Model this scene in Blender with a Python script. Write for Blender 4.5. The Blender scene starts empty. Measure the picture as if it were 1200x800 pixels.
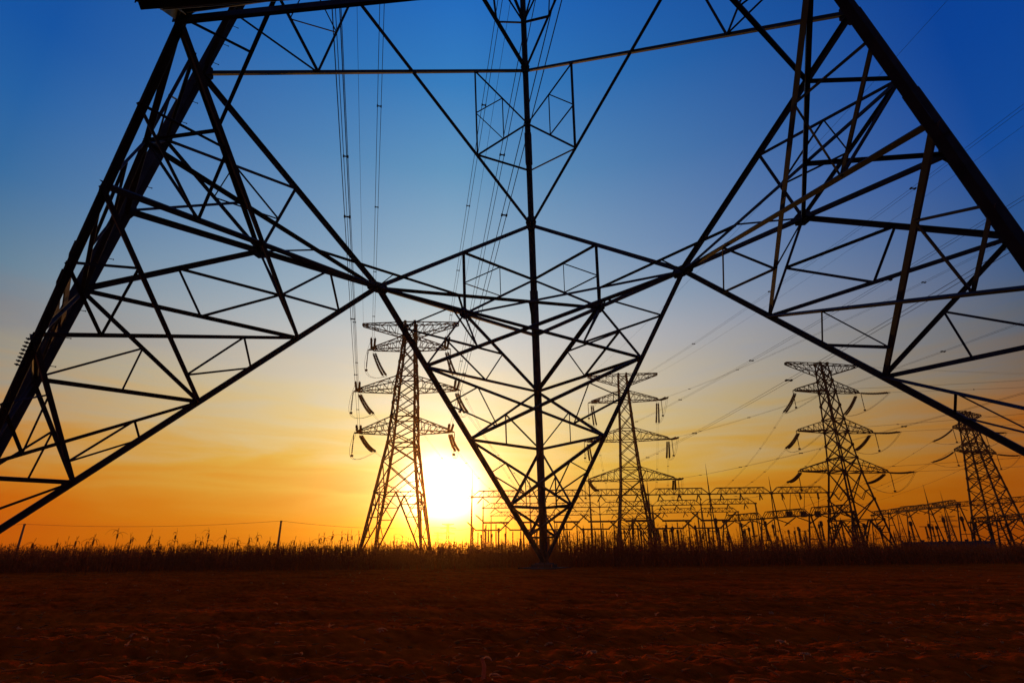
import bpy, math, random
from mathutils import Vector as V, Matrix
R = math.radians
rnd = random.Random(7)
scene = bpy.context.scene
col = scene.collection

# ------------------------------------------------------------------ materials
def srgb(r, g, b):
    f = lambda c: (c/255/12.92) if c/255 <= .04045 else ((c/255+.055)/1.055)**2.4
    return (f(r), f(g), f(b), 1)

def mat(name, base, rough=.6, metal=0., var=.25, scale=6., bump=0., bscale=40., spec=.5):
    m = bpy.data.materials.new(name); m.use_nodes = True
    nt = m.node_tree; b = nt.nodes['Principled BSDF']
    tc = nt.nodes.new('ShaderNodeTexCoord')
    n = nt.nodes.new('ShaderNodeTexNoise'); n.inputs['Scale'].default_value = scale; n.inputs['Detail'].default_value = 5
    nt.links.new(tc.outputs['Object'], n.inputs['Vector'])
    rp = nt.nodes.new('ShaderNodeValToRGB')
    lo = tuple(c*(1-var) for c in base[:3])+(1,); hi = tuple(min(1, c*(1+var)) for c in base[:3])+(1,)
    rp.color_ramp.elements[0].position = .3; rp.color_ramp.elements[0].color = lo
    rp.color_ramp.elements[1].position = .7; rp.color_ramp.elements[1].color = hi
    nt.links.new(n.outputs['Fac'], rp.inputs['Fac']); nt.links.new(rp.outputs['Color'], b.inputs['Base Color'])
    b.inputs['Roughness'].default_value = rough; b.inputs['Metallic'].default_value = metal
    b.inputs['Specular IOR Level'].default_value = spec
    if bump:
        n2 = nt.nodes.new('ShaderNodeTexNoise'); n2.inputs['Scale'].default_value = bscale; n2.inputs['Detail'].default_value = 8
        nt.links.new(tc.outputs['Object'], n2.inputs['Vector'])
        bp = nt.nodes.new('ShaderNodeBump'); bp.inputs['Strength'].default_value = bump; bp.inputs['Distance'].default_value = .02
        nt.links.new(n2.outputs['Fac'], bp.inputs['Height']); nt.links.new(bp.outputs['Normal'], b.inputs['Normal'])
    return m

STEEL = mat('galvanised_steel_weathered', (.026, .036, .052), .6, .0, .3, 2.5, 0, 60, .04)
FSTEEL = mat('far_steel', (.03, .024, .02), .75, 0, spec=.04)
RUST = mat('rusty_plate', (.06, .028, .018), .8, 0, .4, 8., spec=.05)
CONC = mat('concrete', (.022, .010, .006), .9, 0, .25, 4., .3, 30)
INSUL = mat('insulator_glaze', (.03, .018, .014), .6, spec=.05)
WIRE = mat('aged_conductor', (.04, .038, .036), .7, 0, spec=.1)
WOOD = mat('pole_wood', (.09, .06, .04), .85)
CORN = mat('dry_corn', (.30, .085, .022), .85, 0, .5, 9., spec=.1)
# dry leaves let some light through
_n = CORN.node_tree; _p = _n.nodes['Principled BSDF']; _t = _n.nodes.new('ShaderNodeBsdfTranslucent'); _m = _n.nodes.new('ShaderNodeMixShader')
_t.inputs['Color'].default_value = (.32, .08, .015, 1); _m.inputs[0].default_value = .4
_n.links.new(_p.outputs[0], _m.inputs[1]); _n.links.new(_t.outputs[0], _m.inputs[2]); _n.links.new(_m.outputs[0], _n.nodes['Material Output'].inputs['Surface'])
HUSK = mat('dry_husk', (.45, .15, .055), .8, 0, .4, 12., spec=.05)
_n = HUSK.node_tree; _p = _n.nodes['Principled BSDF']; _t = _n.nodes.new('ShaderNodeBsdfTranslucent'); _m = _n.nodes.new('ShaderNodeMixShader')
_t.inputs['Color'].default_value = (.6, .2, .07, 1); _m.inputs[0].default_value = .4
_n.links.new(_p.outputs[0], _m.inputs[1]); _n.links.new(_t.outputs[0], _m.inputs[2]); _n.links.new(_m.outputs[0], _n.nodes['Material Output'].inputs['Surface'])
WALLM = mat('painted_wall', (.03, .03, .034), .85, 0, .15, 1.)

# ------------------------------------------------------------------ mesh builder
class MB:
    def __init__(s): s.v = []; s.f = []
    def prism(s, prof, p, q, e1, e2):
        """closed profile (list of 2D pts) swept from p to q, along axes e1,e2"""
        n = len(prof); o = len(s.v)
        for c in (p, q):
            for a, b in prof: s.v.append(c+e1*a+e2*b)
        for i in range(n):
            j = (i+1) % n; s.f.append((o+i, o+j, o+n+j, o+n+i))
        s.f.append(tuple(o+i for i in reversed(range(n)))); s.f.append(tuple(o+n+i for i in range(n)))
    def axes(s, p, q, ref):
        d = (q-p).normalized(); r = ref-d*ref.dot(d)
        if r.length < 1e-4: r = V((1, 0, 0))-d*d.x
        if r.length < 1e-4: r = V((0, 1, 0))-d*d.y
        r.normalize(); return d, r, d.cross(r)
    def angle(s, p, q, w, ref, flip=1, off=0.):
        """L-section steel angle: one flange in the plane normal to ref, the other along -ref"""
        d, n, t = s.axes(p, q, ref); t = t*flip; k = max(.008, w*.1)
        prof = [(0, -w/2), (0, w/2), (-k, w/2), (-k, -w/2+k), (-w*.8, -w/2+k), (-w*.8, -w/2)]
        if flip < 0: prof = prof[::-1]
        prof = prof[::-1]
        s.prism(prof, p+n*off, q+n*off, n, t)
    def cross(s, p, q, a, k, e1, e2):
        k2 = k/2
        prof = [(a, -k2), (a, k2), (k2, k2), (k2, a), (-k2, a), (-k2, k2), (-a, k2), (-a, -k2), (-k2, -k2), (-k2, -a), (k2, -a), (k2, -k2)]
        d, x, y = s.axes(p, q, e1); s.prism(prof, p, q, x, y)
    def box(s, p, q, w, h, ref=V((0, 0, 1))):
        d, n, t = s.axes(p, q, ref)
        s.prism([(-h/2, -w/2), (h/2, -w/2), (h/2, w/2), (-h/2, w/2)], p, q, n, t)
    def bar(s, p, q, w): s.box(V(p), V(q), w, w)
    def tube(s, pts, rad, n=6, caps=True):
        pts = [V(p) for p in pts]; o = len(s.v); m = len(pts)
        rad = rad if isinstance(rad, (list, tuple)) else [rad]*m
        for i, p in enumerate(pts):
            d = (pts[min(i+1, m-1)]-pts[max(i-1, 0)])
            _, x, y = s.axes(p, p+d, V((.123, .2, 1)))
            for k in range(n):
                a = 2*math.pi*k/n; s.v.append(p+(x*math.cos(a)+y*math.sin(a))*rad[i])
        for i in range(m-1):
            for k in range(n):
                a, b = o+i*n+k, o+i*n+(k+1) % n; s.f.append((a, b, b+n, a+n))
        if caps:
            s.f.append(tuple(o+k for k in reversed(range(n)))); s.f.append(tuple(o+(m-1)*n+k for k in range(n)))
    def lathe(s, p, q, prof, n=8):
        s.tube([V(p)+(V(q)-V(p))*t for t, r in prof], [r for t, r in prof], n)
    def poly(s, pts, n, th):
        """flat plate of given outline and thickness"""
        o = len(s.v); k = len(pts)
        for sg in (.5, -.5):
            for p in pts: s.v.append(p+n*th*sg)
        s.f.append(tuple(range(o, o+k))); s.f.append(tuple(o+k+i for i in reversed(range(k))))
        for i in range(k):
            j = (i+1) % k; s.f.append((o+i, o+k+i, o+k+j, o+j))
    def block(s, c, sx, sy, sz, x=V((1, 0, 0)), y=V((0, 1, 0))):
        c = V(c); z = V((0, 0, 1)); s.prism([(-sx/2, -sy/2), (sx/2, -sy/2), (sx/2, sy/2), (-sx/2, sy/2)], c, c+z*sz, x, y)
    def build(s, name, m, parent=None, org=None):
        if not s.v: return None
        o0 = V((0, 0, 0)) if parent is not None else (V(org) if org is not None else sum(s.v, V())/len(s.v))
        if parent is not None: o0 = V(parent['_w'])
        me = bpy.data.meshes.new(name); me.from_pydata([tuple(v-o0) for v in s.v], [], s.f)
        me.materials.append(m)
        ob = bpy.data.objects.new(name, me); col.objects.link(ob)
        if parent is not None:
            ob.parent = parent; ob['_w'] = parent['_w']
        else:
            ob.location = o0; ob['_w'] = tuple(o0)
        return ob

def tag(o, label=None, cat=None, group=None, kind=None):
    for k, x in (('label', label), ('category', cat), ('group', group), ('kind', kind)):
        if x: o[k] = x
    return o
def empty(name, loc, label, cat, group=None):
    o = bpy.data.objects.new(name, None); col.objects.link(o); o.location = loc; o['_w'] = tuple(loc)
    o.empty_display_size = .5
    return tag(o, label, cat, group)

# ------------------------------------------------------------------ camera
CAM = V((-8.08807573, -9.82859157, 0.68171016))
FW = V((0.59309709, 0.72095254, 0.35841774)); RT = V((0.77434404, -0.63270528, -0.00867903)); UP = V((-0.22051563, -0.28268615, 0.93352097))
cd = bpy.data.cameras.new('camera'); cam = bpy.data.objects.new('camera', cd); col.objects.link(cam)
M = Matrix((RT, UP, -FW)).transposed().to_4x4(); M.translation = CAM; cam.matrix_world = M
cd.sensor_width = 36; cd.sensor_fit = 'HORIZONTAL'; cd.lens = 642.658*36/1200; cd.clip_start = .05; cd.clip_end = 20000
scene.camera = cam
AZ = R(50.557); F2 = V((math.cos(AZ), math.sin(AZ), 0)); R2 = V((math.sin(AZ), -math.cos(AZ), 0))
def polar(az, d, z=0.): return V((CAM.x+d*math.cos(R(az)), CAM.y+d*math.sin(R(az)), z))

# ------------------------------------------------------------------ near pylon (the photographer stands inside its base)
K = .1756179; W0 = 10.
Z = {0: .2, 1: 1.3, 2: 2.556, 3: 5.116, 4: 7.704, 5: 10.298, 6: 12.902, 7: 15.549, 7.5: 18.25, 8: 20.656, 9: 23.41, 10: 25.97, 11: 31.0}
S = {'C': (1, 1), 'L': (-1, 1), 'R': (1, -1), 'N': (-1, -1)}
FACES = {'A': ('C', 'L'), 'B': ('C', 'R'), 'P': ('L', 'N'), 'D': ('R', 'N')}
FN = {'A': V((0, 1, K)).normalized(), 'B': V((1, 0, K)).normalized(), 'P': V((-1, 0, K)).normalized(), 'D': V((0, -1, K)).normalized()}
OF = {'C': 'AB', 'L': 'AP', 'R': 'BD', 'N': 'PD'}
def leg(c, i):
    h = Z[i]; w = W0-K*h; return V((S[c][0]*w, S[c][1]*w, h))
APX = {x: (leg(a, 5)+leg(b, 5))/2 for x, (a, b) in FACES.items()}
mix = lambda p, q, t: p+(q-p)*t
def dn(c, X, i): return mix(leg(c, 0), APX[X], (Z[i]-Z[0])/(Z[5]-Z[0]))
def En(c, X): return mix(APX[X], leg(c, 5), .5 if c == 'C' else .53)
def other(c, X): a, b = FACES[X]; return b if a == c else a

tower = empty('transmission_tower', (0, 0, 0), 'huge dark lattice pylon straddling the camera, its splayed legs and braces crossing the whole view', 'pylon')
CULL = False
def bar(name, p, q, w, ref, trim=0.):
    mb = MB(); L = (q-p).length
    if L < .05: return
    if CULL:      # around the leg behind the photographer only what reaches into view is built
        ok = False
        for k in range(21):
            v = mix(p, q, k/20)-CAM; z = v.dot(FW)
            if z > .4 and abs(v.dot(RT)/z) < 1.1 and -.8 < v.dot(UP)/z < .75: ok = True
        if not ok: return
    d = (q-p)/L; rnd2 = random.Random(hash((round(p.x, 2), round(q.y, 2), round(p.z+q.z, 2), name.__len__())))
    mb.angle(p, q, w, ref, rnd2.choice((1, -1)), rnd2.uniform(-.02, .02))
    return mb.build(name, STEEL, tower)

def corner(c, full=True):
    for X in OF[c]:
        Y = [y for y in OF[c] if y != X][0]; n = FN[X]; A = APX[X]; B = APX[Y]; E = En(c, X); EY = En(c, Y)
        hz = V((0, 0, 1))
        hipn = (A-leg(c, 0)).cross(B-leg(c, 0)).normalized()
        o = other(c, X)
        bar('main_diagonal', leg(c, 0 if c != 'N' else 1), A, .19, n)
        bar('main_diagonal', A, leg(c, 7), .17, n)
        bar('horizontal_brace', A, leg(c, 5), .17, n)
        if not full: continue
        for i in (1, 2, 3, 4): bar('horizontal_brace', dn(c, X, i), leg(c, i), .12 if i > 1 else .08, n)
        for i in (1, 2, 3): bar('diagonal_brace', dn(c, X, i), leg(c, i+1), .11, n)
        bar('diagonal_brace', E, leg(c, 4), .16, n)
        bar('diagonal_brace', E, dn(c, X, 4), .08, n)
        Mp = mix(A, leg(c, 7), .5)
        bar('diagonal_brace', E, leg(c, 6), .1, n)
        bar('diagonal_brace', E, Mp, .1, n)
        bar('diagonal_brace', Mp, leg(c, 6), .1, n)
        for i in (4, 3, 2): bar('hip_brace', dn(c, X, i), dn(c, Y, i-1), .12 if i > 2 else .09, hipn)
        bar('hip_brace', A, dn(c, Y, 4), .13, hipn)
        bar('plan_brace', A, EY, .12, hz)
        ints = None
        # where the two plan braces of this corner cross
        a1, a2, b1, b2 = A, EY, B, E
        den = (a2.x-a1.x)*(b2.y-b1.y)-(a2.y-a1.y)*(b2.x-b1.x)
        t = ((b1.x-a1.x)*(b2.y-b1.y)-(b1.y-a1.y)*(b2.x-b1.x))/den
        if X < Y: bar('plan_brace', leg(c, 5), mix(a1, a2, t), .11, hz)
        q = mix(A, EY, .345)
        bar('plan_brace', q, E, .075, hz)
        # strut joining the plan braces of two corners past the apex of their face
        o = other(c, X); Yo = [y for y in OF[o] if y != X][0]; q2 = mix(A, En(o, Yo), .345)
        if c < o or o == 'N':
            bar('plan_brace', q, q2, .08, hz); bar('plan_brace', mix(q, q2, .5), A, .042, hz)
        # ties
        T = 'face_tie'; w = .06
        d4 = dn(c, X, 4); e = mix(E, d4, .5); f = mix(d4, leg(c, 4), .5); g = mix(E, leg(c, 4), .5)
        bar(T, e, f, .08, n); bar(T, f, g, w, n); bar(T, e, g, .08, n)
        for i in (3, 2):
            m1 = mix(dn(c, X, i), leg(c, i+1), .5); m2 = mix(dn(c, X, i), leg(c, i), .5)
            bar(T, m1, m2, .05, n); bar(T, m1, leg(c, i), .06, n)
        U = 'upper_tie'
        m1 = mix(Mp, E, .5); m2 = mix(Mp, leg(c, 6), .5); m3 = mix(E, leg(c, 6), .5)
        bar(U, m1, m2, .05, n); bar(U, m1, m3, .05, n); bar(U, m2, m3, .04, n)
        H = 'hip_tie'
        d5 = mix(A, d4, .5); h = mix(d4, B, .22); j = mix(A, dn(c, Y, 4), .28)
        bar(H, d5, h, .07, hipn); bar(H, d5, j, .06, hipn); bar(H, h, j, .06, hipn); bar(H, E, h, .06, hipn)
        for i, t1, t2 in ((4, .29, .175), (3, .35, .17)):
            dm = mix(dn(c, X, i), dn(c, X, i-1), .5); k1 = mix(dn(c, X, i), dn(c, Y, i-1), t1); k2 = mix(dn(c, X, i-1), dn(c, Y, i), t2)
            bar(H, dm, k1, .05, hipn); bar(H, dm, k2, .07, hipn); bar(H, k1, k2, .05, hipn)
        # second panel
        v = mix(leg(c, 7), leg(o, 9), .27); wv = mix(leg(c, 9), leg(o, 7), .22)
        bar('panel_brace', leg(c, 7), leg(o, 9), .17, n)
        bar('panel_tie', leg(c, 7.5), v, .08, n); bar('panel_tie', leg(c, 8), v, .09, n)
        bar('panel_tie', leg(c, 8), wv, .1, n); bar('panel_tie', v, wv, .09, n)
        m1 = mix(v, wv, .5); m2 = mix(leg(c, 8), wv, .5); m3 = mix(leg(c, 8), v, .5)
        bar(U, m1, m2, .05, n); bar(U, m1, m3, .05, n); bar(U, m2, m3, .04, n)
        v3 = mix(leg(c, 9), leg(o, 11), .2)
        wv3 = mix(leg(c, 11), leg(o, 9), .2)
        bar('panel_brace', leg(c, 9), leg(o, 11), .16, n)
        bar('panel_tie', leg(c, 10), v3, .1, n); bar('panel_tie', leg(c, 10), wv3, .12, n); bar('panel_tie', v3, wv3, .08, n)
        bar('panel_tie', leg(c, 10), mix(v3, wv3, .55), .07, n)

bar('plan_brace', APX['P']-V((0, 0, .14)), APX['D']-V((0, 0, .14)), .17, V((0, 0, 1)))
for c in 'CLRN':
    CULL = (c == 'N'); corner(c)
    sx, sy = S[c]
    mb = MB(); p, q = leg(c, 0), leg(c, 11)
    zz_ = V((0, 0, 1)); ax = (q-p).normalized(); J = p+ax*((11.6-p.z)/ax.z)
    mb.cross(p, J, .215, .046, V((1, 0, 0)), V((0, 1, 0)))
    mb.cross(J, leg(c, 7), .195, .04, V((1, 0, 0)), V((0, 1, 0)))
    mb.cross(leg(c, 7), leg(c, 11), .175, .036, V((1, 0, 0)), V((0, 1, 0)))
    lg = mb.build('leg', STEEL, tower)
    ax = (q-p).normalized()
    # splice sleeves where leg sections are bolted together
    for i in (4, 7.5):
        a = leg(c, i)
        for ex in (V((1, 0, 0)), V((0, 1, 0))):
            pass
        if i == 4: a = J-ax*1.15
        s1 = MB(); s1.cross(a+ax*.35, a+ax*1.95, .215 if i == 4 else .19, .1, V((1, 0, 0)), V((0, 1, 0))); s1.build('splice_plate', STEEL, lg)
    # foot: stub, base plate, pedestal and slab
    b = p-ax*.0
    st = MB(); st.block((b.x, b.y, .17), .62, .62, .05)
    for gx in (-1, 1):
        st.poly([b+V((gx*.3, 0, 0)), b+V((0, 0, .0)), b+ax*.75], V((0, 1, 0)), .03)
        st.poly([b+V((0, gx*.3, 0)), b+V((0, 0, .0)), b+ax*.75], V((1, 0, 0)), .03)
    st.build('base_plate', STEEL, lg)
    ft = MB(); o = V((sx*(W0-K*.2), sy*(W0-K*.2), 0))
    ft.prism([(-.42, -.42), (.42, -.42), (.42, .42), (-.42, .42)], o+V((0, 0, .02)), o+V((0, 0, .168)), V((1, 0, 0)), V((0, 1, 0)))
    ft.prism([(-.85, -.85), (.85, -.85), (.85, .85), (-.85, .85)], o+V((0, 0, -.5)), o+V((0, 0, .03)), V((1, 0, 0)), V((0, 1, 0)))
    ft.build('footing', CONC, tower)
    # gusset plates at the leg nodes
    for X in OF[c]:
        n = FN[X]; o2 = other(c, X); tdir = (leg(o2, 5)-leg(c, 5)).normalized()
        for i in (2, 3, 4, 5, 6, 7, 9):
            if c == 'N' and i > 7: continue
            a = leg(c, i)-n*.03; sz = {2: .22, 3: .26, 4: .32, 5: .36, 6: .26, 7: .46, 9: .4}[i]
            g = MB(); g.poly([a-ax*sz, a+ax*sz, a+ax*sz*.75+tdir*sz*.55, a+tdir*sz*.85, a-ax*sz*.75+tdir*sz*.55], n, .022)
            g.build('gusset_plate', STEEL, tower)
# gussets on the diagonals and at the face apexes
for X, (a, b) in FACES.items():
    n = FN[X]; t = (leg(b, 5)-leg(a, 5)).normalized(); up = n.cross(t); A = APX[X]-n*.035
    if up.z < 0: up = -up
    g = MB(); g.poly([A+t*x*.5+up*y*.26 for x, y in ((-1, .1), (-.6, .8), (.6, .8), (1, .1), (.75, -.7), (0, -.9), (-.75, -.7))], n, .025)
    g.build('gusset_plate', STEEL, tower)
    for c in (a, b):
        if c == 'N': continue
        for i in (2, 3, 4):
            dd = (APX[X]-leg(c, 0)).normalized(); pp = dn(c, X, i)-n*.035; td = (leg(c, i)-dn(c, X, i)).normalized()
            g = MB(); s = .24; g.poly([pp-dd*s*.9, pp-dd*s*.5+td*s*.7, pp+td*s*.9, pp+dd*s*.5+td*s*.7, pp+dd*s*.9, pp-td*.08], n, .02)
            g.build('gusset_plate', STEEL, tower)
        e = En(c, X)-n*.035; g = MB(); s = .26
        g.poly([e+t*s*x+up*s*y for x, y in ((-1, .4), (0, 1), (1, .4), (1, -.6), (0, -1), (-1, -.6))], n, .02); g.build('gusset_plate', STEEL, tower)
# climbing bolts on the left leg and a bolt row on its diagonal
axL = (leg('L', 11)-leg('L', 0)).normalized()
for k in range(34):
    p = leg('L', 0)+axL*(4.2+k*.42)
    s1 = V((.17 if k % 2 else -.17, 0, 0)); d = V((1, 0, 0)) if k % 2 else V((0, 1, 0))
    mb = MB(); p = p+(V((.17, -.03, 0)) if k % 2 else V((.03, -.17, 0)))
    d = V((1, -.1, 0)) if k % 2 else V((-.1, -1, 0))
    mb.tube([p, p+d*.17], .011, 6); mb.tube([p+d*.15, p+d*.175], .02, 6); mb.build('climbing_bolt', STEEL, tower)
for c, X, i in (('L', 'P', 3),):
    dd = (APX[X]-leg(c, 0)).normalized(); pp = dn(c, X, i); n = FN[X]
    for k in range(8):
        p = pp-dd*(.12+k*.095); mb = MB(); mb.tube([p+n*-.1, p+n*.085], .016, 6); mb.tube([p+n*.02, p+n*.055], .03, 6); mb.build('gusset_bolt', STEEL, tower)
# two rusty batten plates between the left leg and its near diagonal
for t in (.592, .64):
    a = mix(leg('L', 0), APX['P'], t); b = mix(leg('L', 0), leg('L', 5), t-.0)
    mb = MB(); dd = (APX['P']-leg('L', 0)).normalized(); ll = axL
    mb.poly([a-dd*.16, b-ll*.16, b+ll*.16, a+dd*.16], FN['P'], .03); mb.build('batten_plate', RUST, tower)

# ------------------------------------------------------------------ distant pylons
def insul(parent, p, q, twin=None, r=.2, sag=0.):
    """strain insulator set: one or two strings of discs"""
    p, q = V(p), V(q); d = (q-p).normalized(); L = (q-p).length
    side = d.cross(V((0, 0, 1))); side = side.normalized() if side.length > .1 else V((1, 0, 0))
    for s in ((-1, 1) if twin else (0,)):
        mb = MB(); o = side*(s*(twin or 0)); n = int(L/.42); prof = [(0, .04), (.04, .04)]
        for k in range(n):
            t0 = .06+.88*k/n; t1 = .06+.88*(k+.5)/n; prof += [(t0, r), (t1, r*.45)]
        prof += [(.95, .05), (1, .05)]
        a, b = p+o*.6, q+o
        mb.tube([mix(a, b, t)-V((0, 0, sag*4*t*(1-t))) for t, _ in prof], [r_ for _, r_ in prof], 7); mb.build('insulator_string', INSUL, parent)

def pylon(loc, psi, spec, label, group, lw=.34, bw=.15, arms=True, mtl=None):
    mtl = mtl or FSTEEL
    loc = V(loc); root = empty('transmission_tower', loc, label, 'pylon', group)
    x = V((math.cos(psi), math.sin(psi), 0)); y = V((-x.y, x.x, 0)); zz = V((0, 0, 1))
    prof = spec['prof']
    def hw(h):
        for (h0, w0), (h1, w1) in zip(prof, prof[1:]):
            if h <= h1: return (w0+(w1-w0)*(h-h0)/(h1-h0))/2
        return prof[-1][1]/2
    P = lambda sx, sy, h: loc+x*(sx*hw(h))+y*(sy*hw(h))+zz*h
    top = prof[-1][0]
    q4 = ((1, 1), (-1, 1), (-1, -1), (1, -1))
    for sx, sy in q4:
        mb = MB()
        for (h0, _), (h1, _) in zip(prof, prof[1:]):
            mb.bar(P(sx, sy, h0), P(sx, sy, h1+.1 if h1 < top else h1), lw*(1 if h0 < prof[1][0] else .8))
        mb.block(tuple(P(sx, sy, 0)-zz*.4), 1.2, 1.2, .8, x, y)
        mb.build('leg', mtl, root)
    lv = spec['levels']
    for k in range(4):
        a, b = q4[k], q4[(k+1) % 4]; mb = MB()
        for i, (h0, h1, kind) in enumerate(lv):
            A0, B0, A1, B1 = P(*a, h0), P(*b, h0), P(*a, h1), P(*b, h1)
            if kind == 'V':
                m = (A1+B1)/2; mb.bar(A0, m, bw*1.3); mb.bar(B0, m, bw*1.3); mb.bar(A1, B1, bw)
                for t in (.3, .6, .8):
                    for (l0, l1) in ((A0, A1), (B0, B1)):
                        e = mix(l0, m, t); mb.bar(e, mix(l0, l1, t), bw*.8); mb.bar(e, mix(l0, l1, min(1, t+.25)), bw*.7)
            else:
                mb.bar(A0, B1, bw); mb.bar(B0, A1, bw)
                if kind == 'H': mb.bar(A1, B1, bw*1.1)
                if h1-h0 > 5:
                    t = A0-B0; f = (A0-B0).length/((A0-B0).length+(A1-B1).length); cx = mix(A0, B1, f)
                    mb.bar(mix(A0, B1, f/2), mix(A0, A1, f/2*1.2), bw*.7); mb.bar(mix(B0, A1, f/2), mix(B0, B1, f/2*1.2), bw*.7)
                    mb.bar(mix(A0, B1, f/2), mix(A0, B0, .5), bw*.6); mb.bar(mix(B0, A1, f/2), mix(A0, B0, .5), bw*.6)
            g = bw*2.7
            for c_ in (A1, B1): mb.block(tuple(c_-zz*g*.6), g, g, g*1.2, x, y)
        mb.build('lattice_side', mtl, root)
    if not arms: return root, None
    tips = {}
    for i, (H, a, up) in enumerate(spec['arms']):
        for s in (1, -1):
            mb = MB(); n = 5
            flat = (i == 0)
            hb = H if not flat else H-up
            lowH, upH = (H, H+up) if not flat else (H-up, H)
            t0 = loc+x*(s*a)+zz*(H if not flat else H)
            tw = .55
            bl = [P(s, 1, lowH), P(s, -1, lowH)]; bu = [P(s, 1, upH), P(s, -1, upH)]
            tl = [t0+y*tw-zz*(.0 if not flat else .45), t0-y*tw-zz*(.0 if not flat else .45)]; tu = [t0+y*tw*.8+zz*(.55 if not flat else 0), t0-y*tw*.8+zz*(.55 if not flat else 0)]
            cw = bw*.95
            for c0, c1 in zip(bl+bu, tl+tu): mb.bar(c0, c1, cw)
            mb.bar(tl[0], tl[1], cw); mb.bar(tu[0], tu[1], cw); mb.bar(tl[0], tu[0], cw); mb.bar(tl[1], tu[1], cw)
            for k in range(n):
                u, w = k/n, (k+1)/n
                for j in (0, 1):
                    mb.bar(mix(bl[j], tl[j], u), mix(bu[j], tu[j], w), bw*.5); mb.bar(mix(bl[j], tl[j], w), mix(bu[j], tu[j], w), bw*.45)
                mb.bar(mix(bl[k % 2], tl[k % 2], u), mix(bl[1-k % 2], tl[1-k % 2], w), bw*.7)
                mb.bar(mix(bu[k % 2], tu[k % 2], u), mix(bu[1-k % 2], tu[1-k % 2], w), bw*.7)
            # end bracket reaching past the tip
            if not flat:
                mb.bar(t0, t0+x*(s*1.1), cw); mb.bar(t0+zz*.5, t0+x*(s*1.1), cw*.8)
            mb.build('cross_arm', mtl, root)
            tips[(i, s)] = t0
    return root, tips

def sagline(p, q, sag, n=14): return [mix(p, q, k/n)-V((0, 0, 4*sag*(k/n)*(1-k/n))) for k in range(n+1)]
def bundle(p, q, sag, label, group, r=.028, sep=.36, spacers=5, n=18, single=False):
    pts = sagline(V(p), V(q), sag, n); d = (V(q)-V(p)); side = d.cross(V((0, 0, 1))).normalized()*(sep/2)
    root = empty('overhead_conductor', pts[n//2], label, 'power line', group)
    for s in ((0,) if single else (-1, 1)):
        mb = MB(); mb.tube([a+side*s for a in pts], r, 5); mb.build('conductor', WIRE, root)
    if not single:
        for k in range(spacers):
            t = (k+.6)/spacers; i = min(n-1, int(t*n)); a = mix(pts[i], pts[i+1], t*n-i); mb = MB()
            mb.box(a-side, a+side, .09, .09); dd = d.normalized()
            for s in (-1, 1): mb.box(a+side*s-dd*.12, a+side*s+dd*.12, .13, .13)
            mb.build('spacer', WIRE, root)
    return root

def dress(root, tip, s, x, near, back, loopz=3.6, single_near=False, pend=True, pend_side=None):
    """strain strings towards both spans, a jumper loop and its pendant string; returns string ends"""
    near, back = V(near), V(back)
    n0 = tip+near.normalized()*7.6; b0 = tip+back.normalized()*7.9
    insul(root, tip+near.normalized()*.6, n0, .42, .26, .25); insul(root, tip+back.normalized()*.6, b0, .42, .3, .55)
    mid = tip+V((0, 0, -4.6))+x*(s*1.1)
    if pend:
        insul(root, tip+x*(s*1.1), mid, None, .13)
        mb = MB(); mb.block(tuple(mid-V((0, 0, .35))), .45, .45, .4); mb.build('jumper_weight', FSTEEL, root)
    for off in (-.2, .2):
        pts = []
        for k in range(13):
            t = k/12; a = n0*(1-t)**2+(mid*2-(n0+b0)/2-V((0, 0, 1.0)))*2*t*(1-t)+b0*t*t; pts.append(a+x*off)
        mb = MB(); mb.tube(pts, .03, 5); mb.build('jumper_cable', WIRE, root)
    return n0, b0

GA, GB = polar(54.74, 190), polar(21.56, 212)       # substation gantry line
def gpoint(az):
    # point of the first gantry row seen in that azimuth
    d = GB-GA; dirv = V((math.cos(R(az)), math.sin(R(az)), 0)); w = GA-CAM
    den = dirv.x*d.y-dirv.y*d.x; t = (w.x*d.y-w.y*d.x)/den
    return V((CAM.x+dirv.x*t, CAM.y+dirv.y*t, 0))

SA = dict(prof=[(0, 11.9), (22, 5.5), (34, 4.2), (43.4, 2.7), (49.7, 2.2)],
          levels=[(0, 12, 'V'), (12, 18.2, 'X'), (18.2, 22, 'H'), (22, 24.6, 'X'), (24.6, 27.6, 'H'), (27.6, 30.6, 'X'), (30.6, 33.7, 'X'), (33.7, 36.6, 'H'), (36.6, 40, 'X'), (40, 43.4, 'X'), (43.4, 46.4, 'H'), (46.4, 49.7, 'H')],
          arms=[(49.7, 10.9, 3.3), (43.4, 8.2, 2.9), (33.75, 10.65, 3.0), (24.6, 9.6, 3.0)])
SB = dict(prof=[(0, 10.2), (18, 6.0), (31, 4.3), (43, 3.1), (51.3, 2.4)],
          levels=[(0, 9, 'V'), (9, 15, 'X'), (15, 19.7, 'H'), (19.7, 23, 'H'), (23, 27, 'X'), (27, 31, 'H'), (31, 34.4, 'H'), (34.4, 38.7, 'X'), (38.7, 43, 'H'), (43, 46, 'H'), (46, 48.6, 'X'), (48.6, 51.3, 'H')],
          arms=[(51.3, 10.5, 3.4), (42.9, 9.8, 3.0), (31.1, 11.6, 3.4), (19.7, 12.1, 3.4)])
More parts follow.
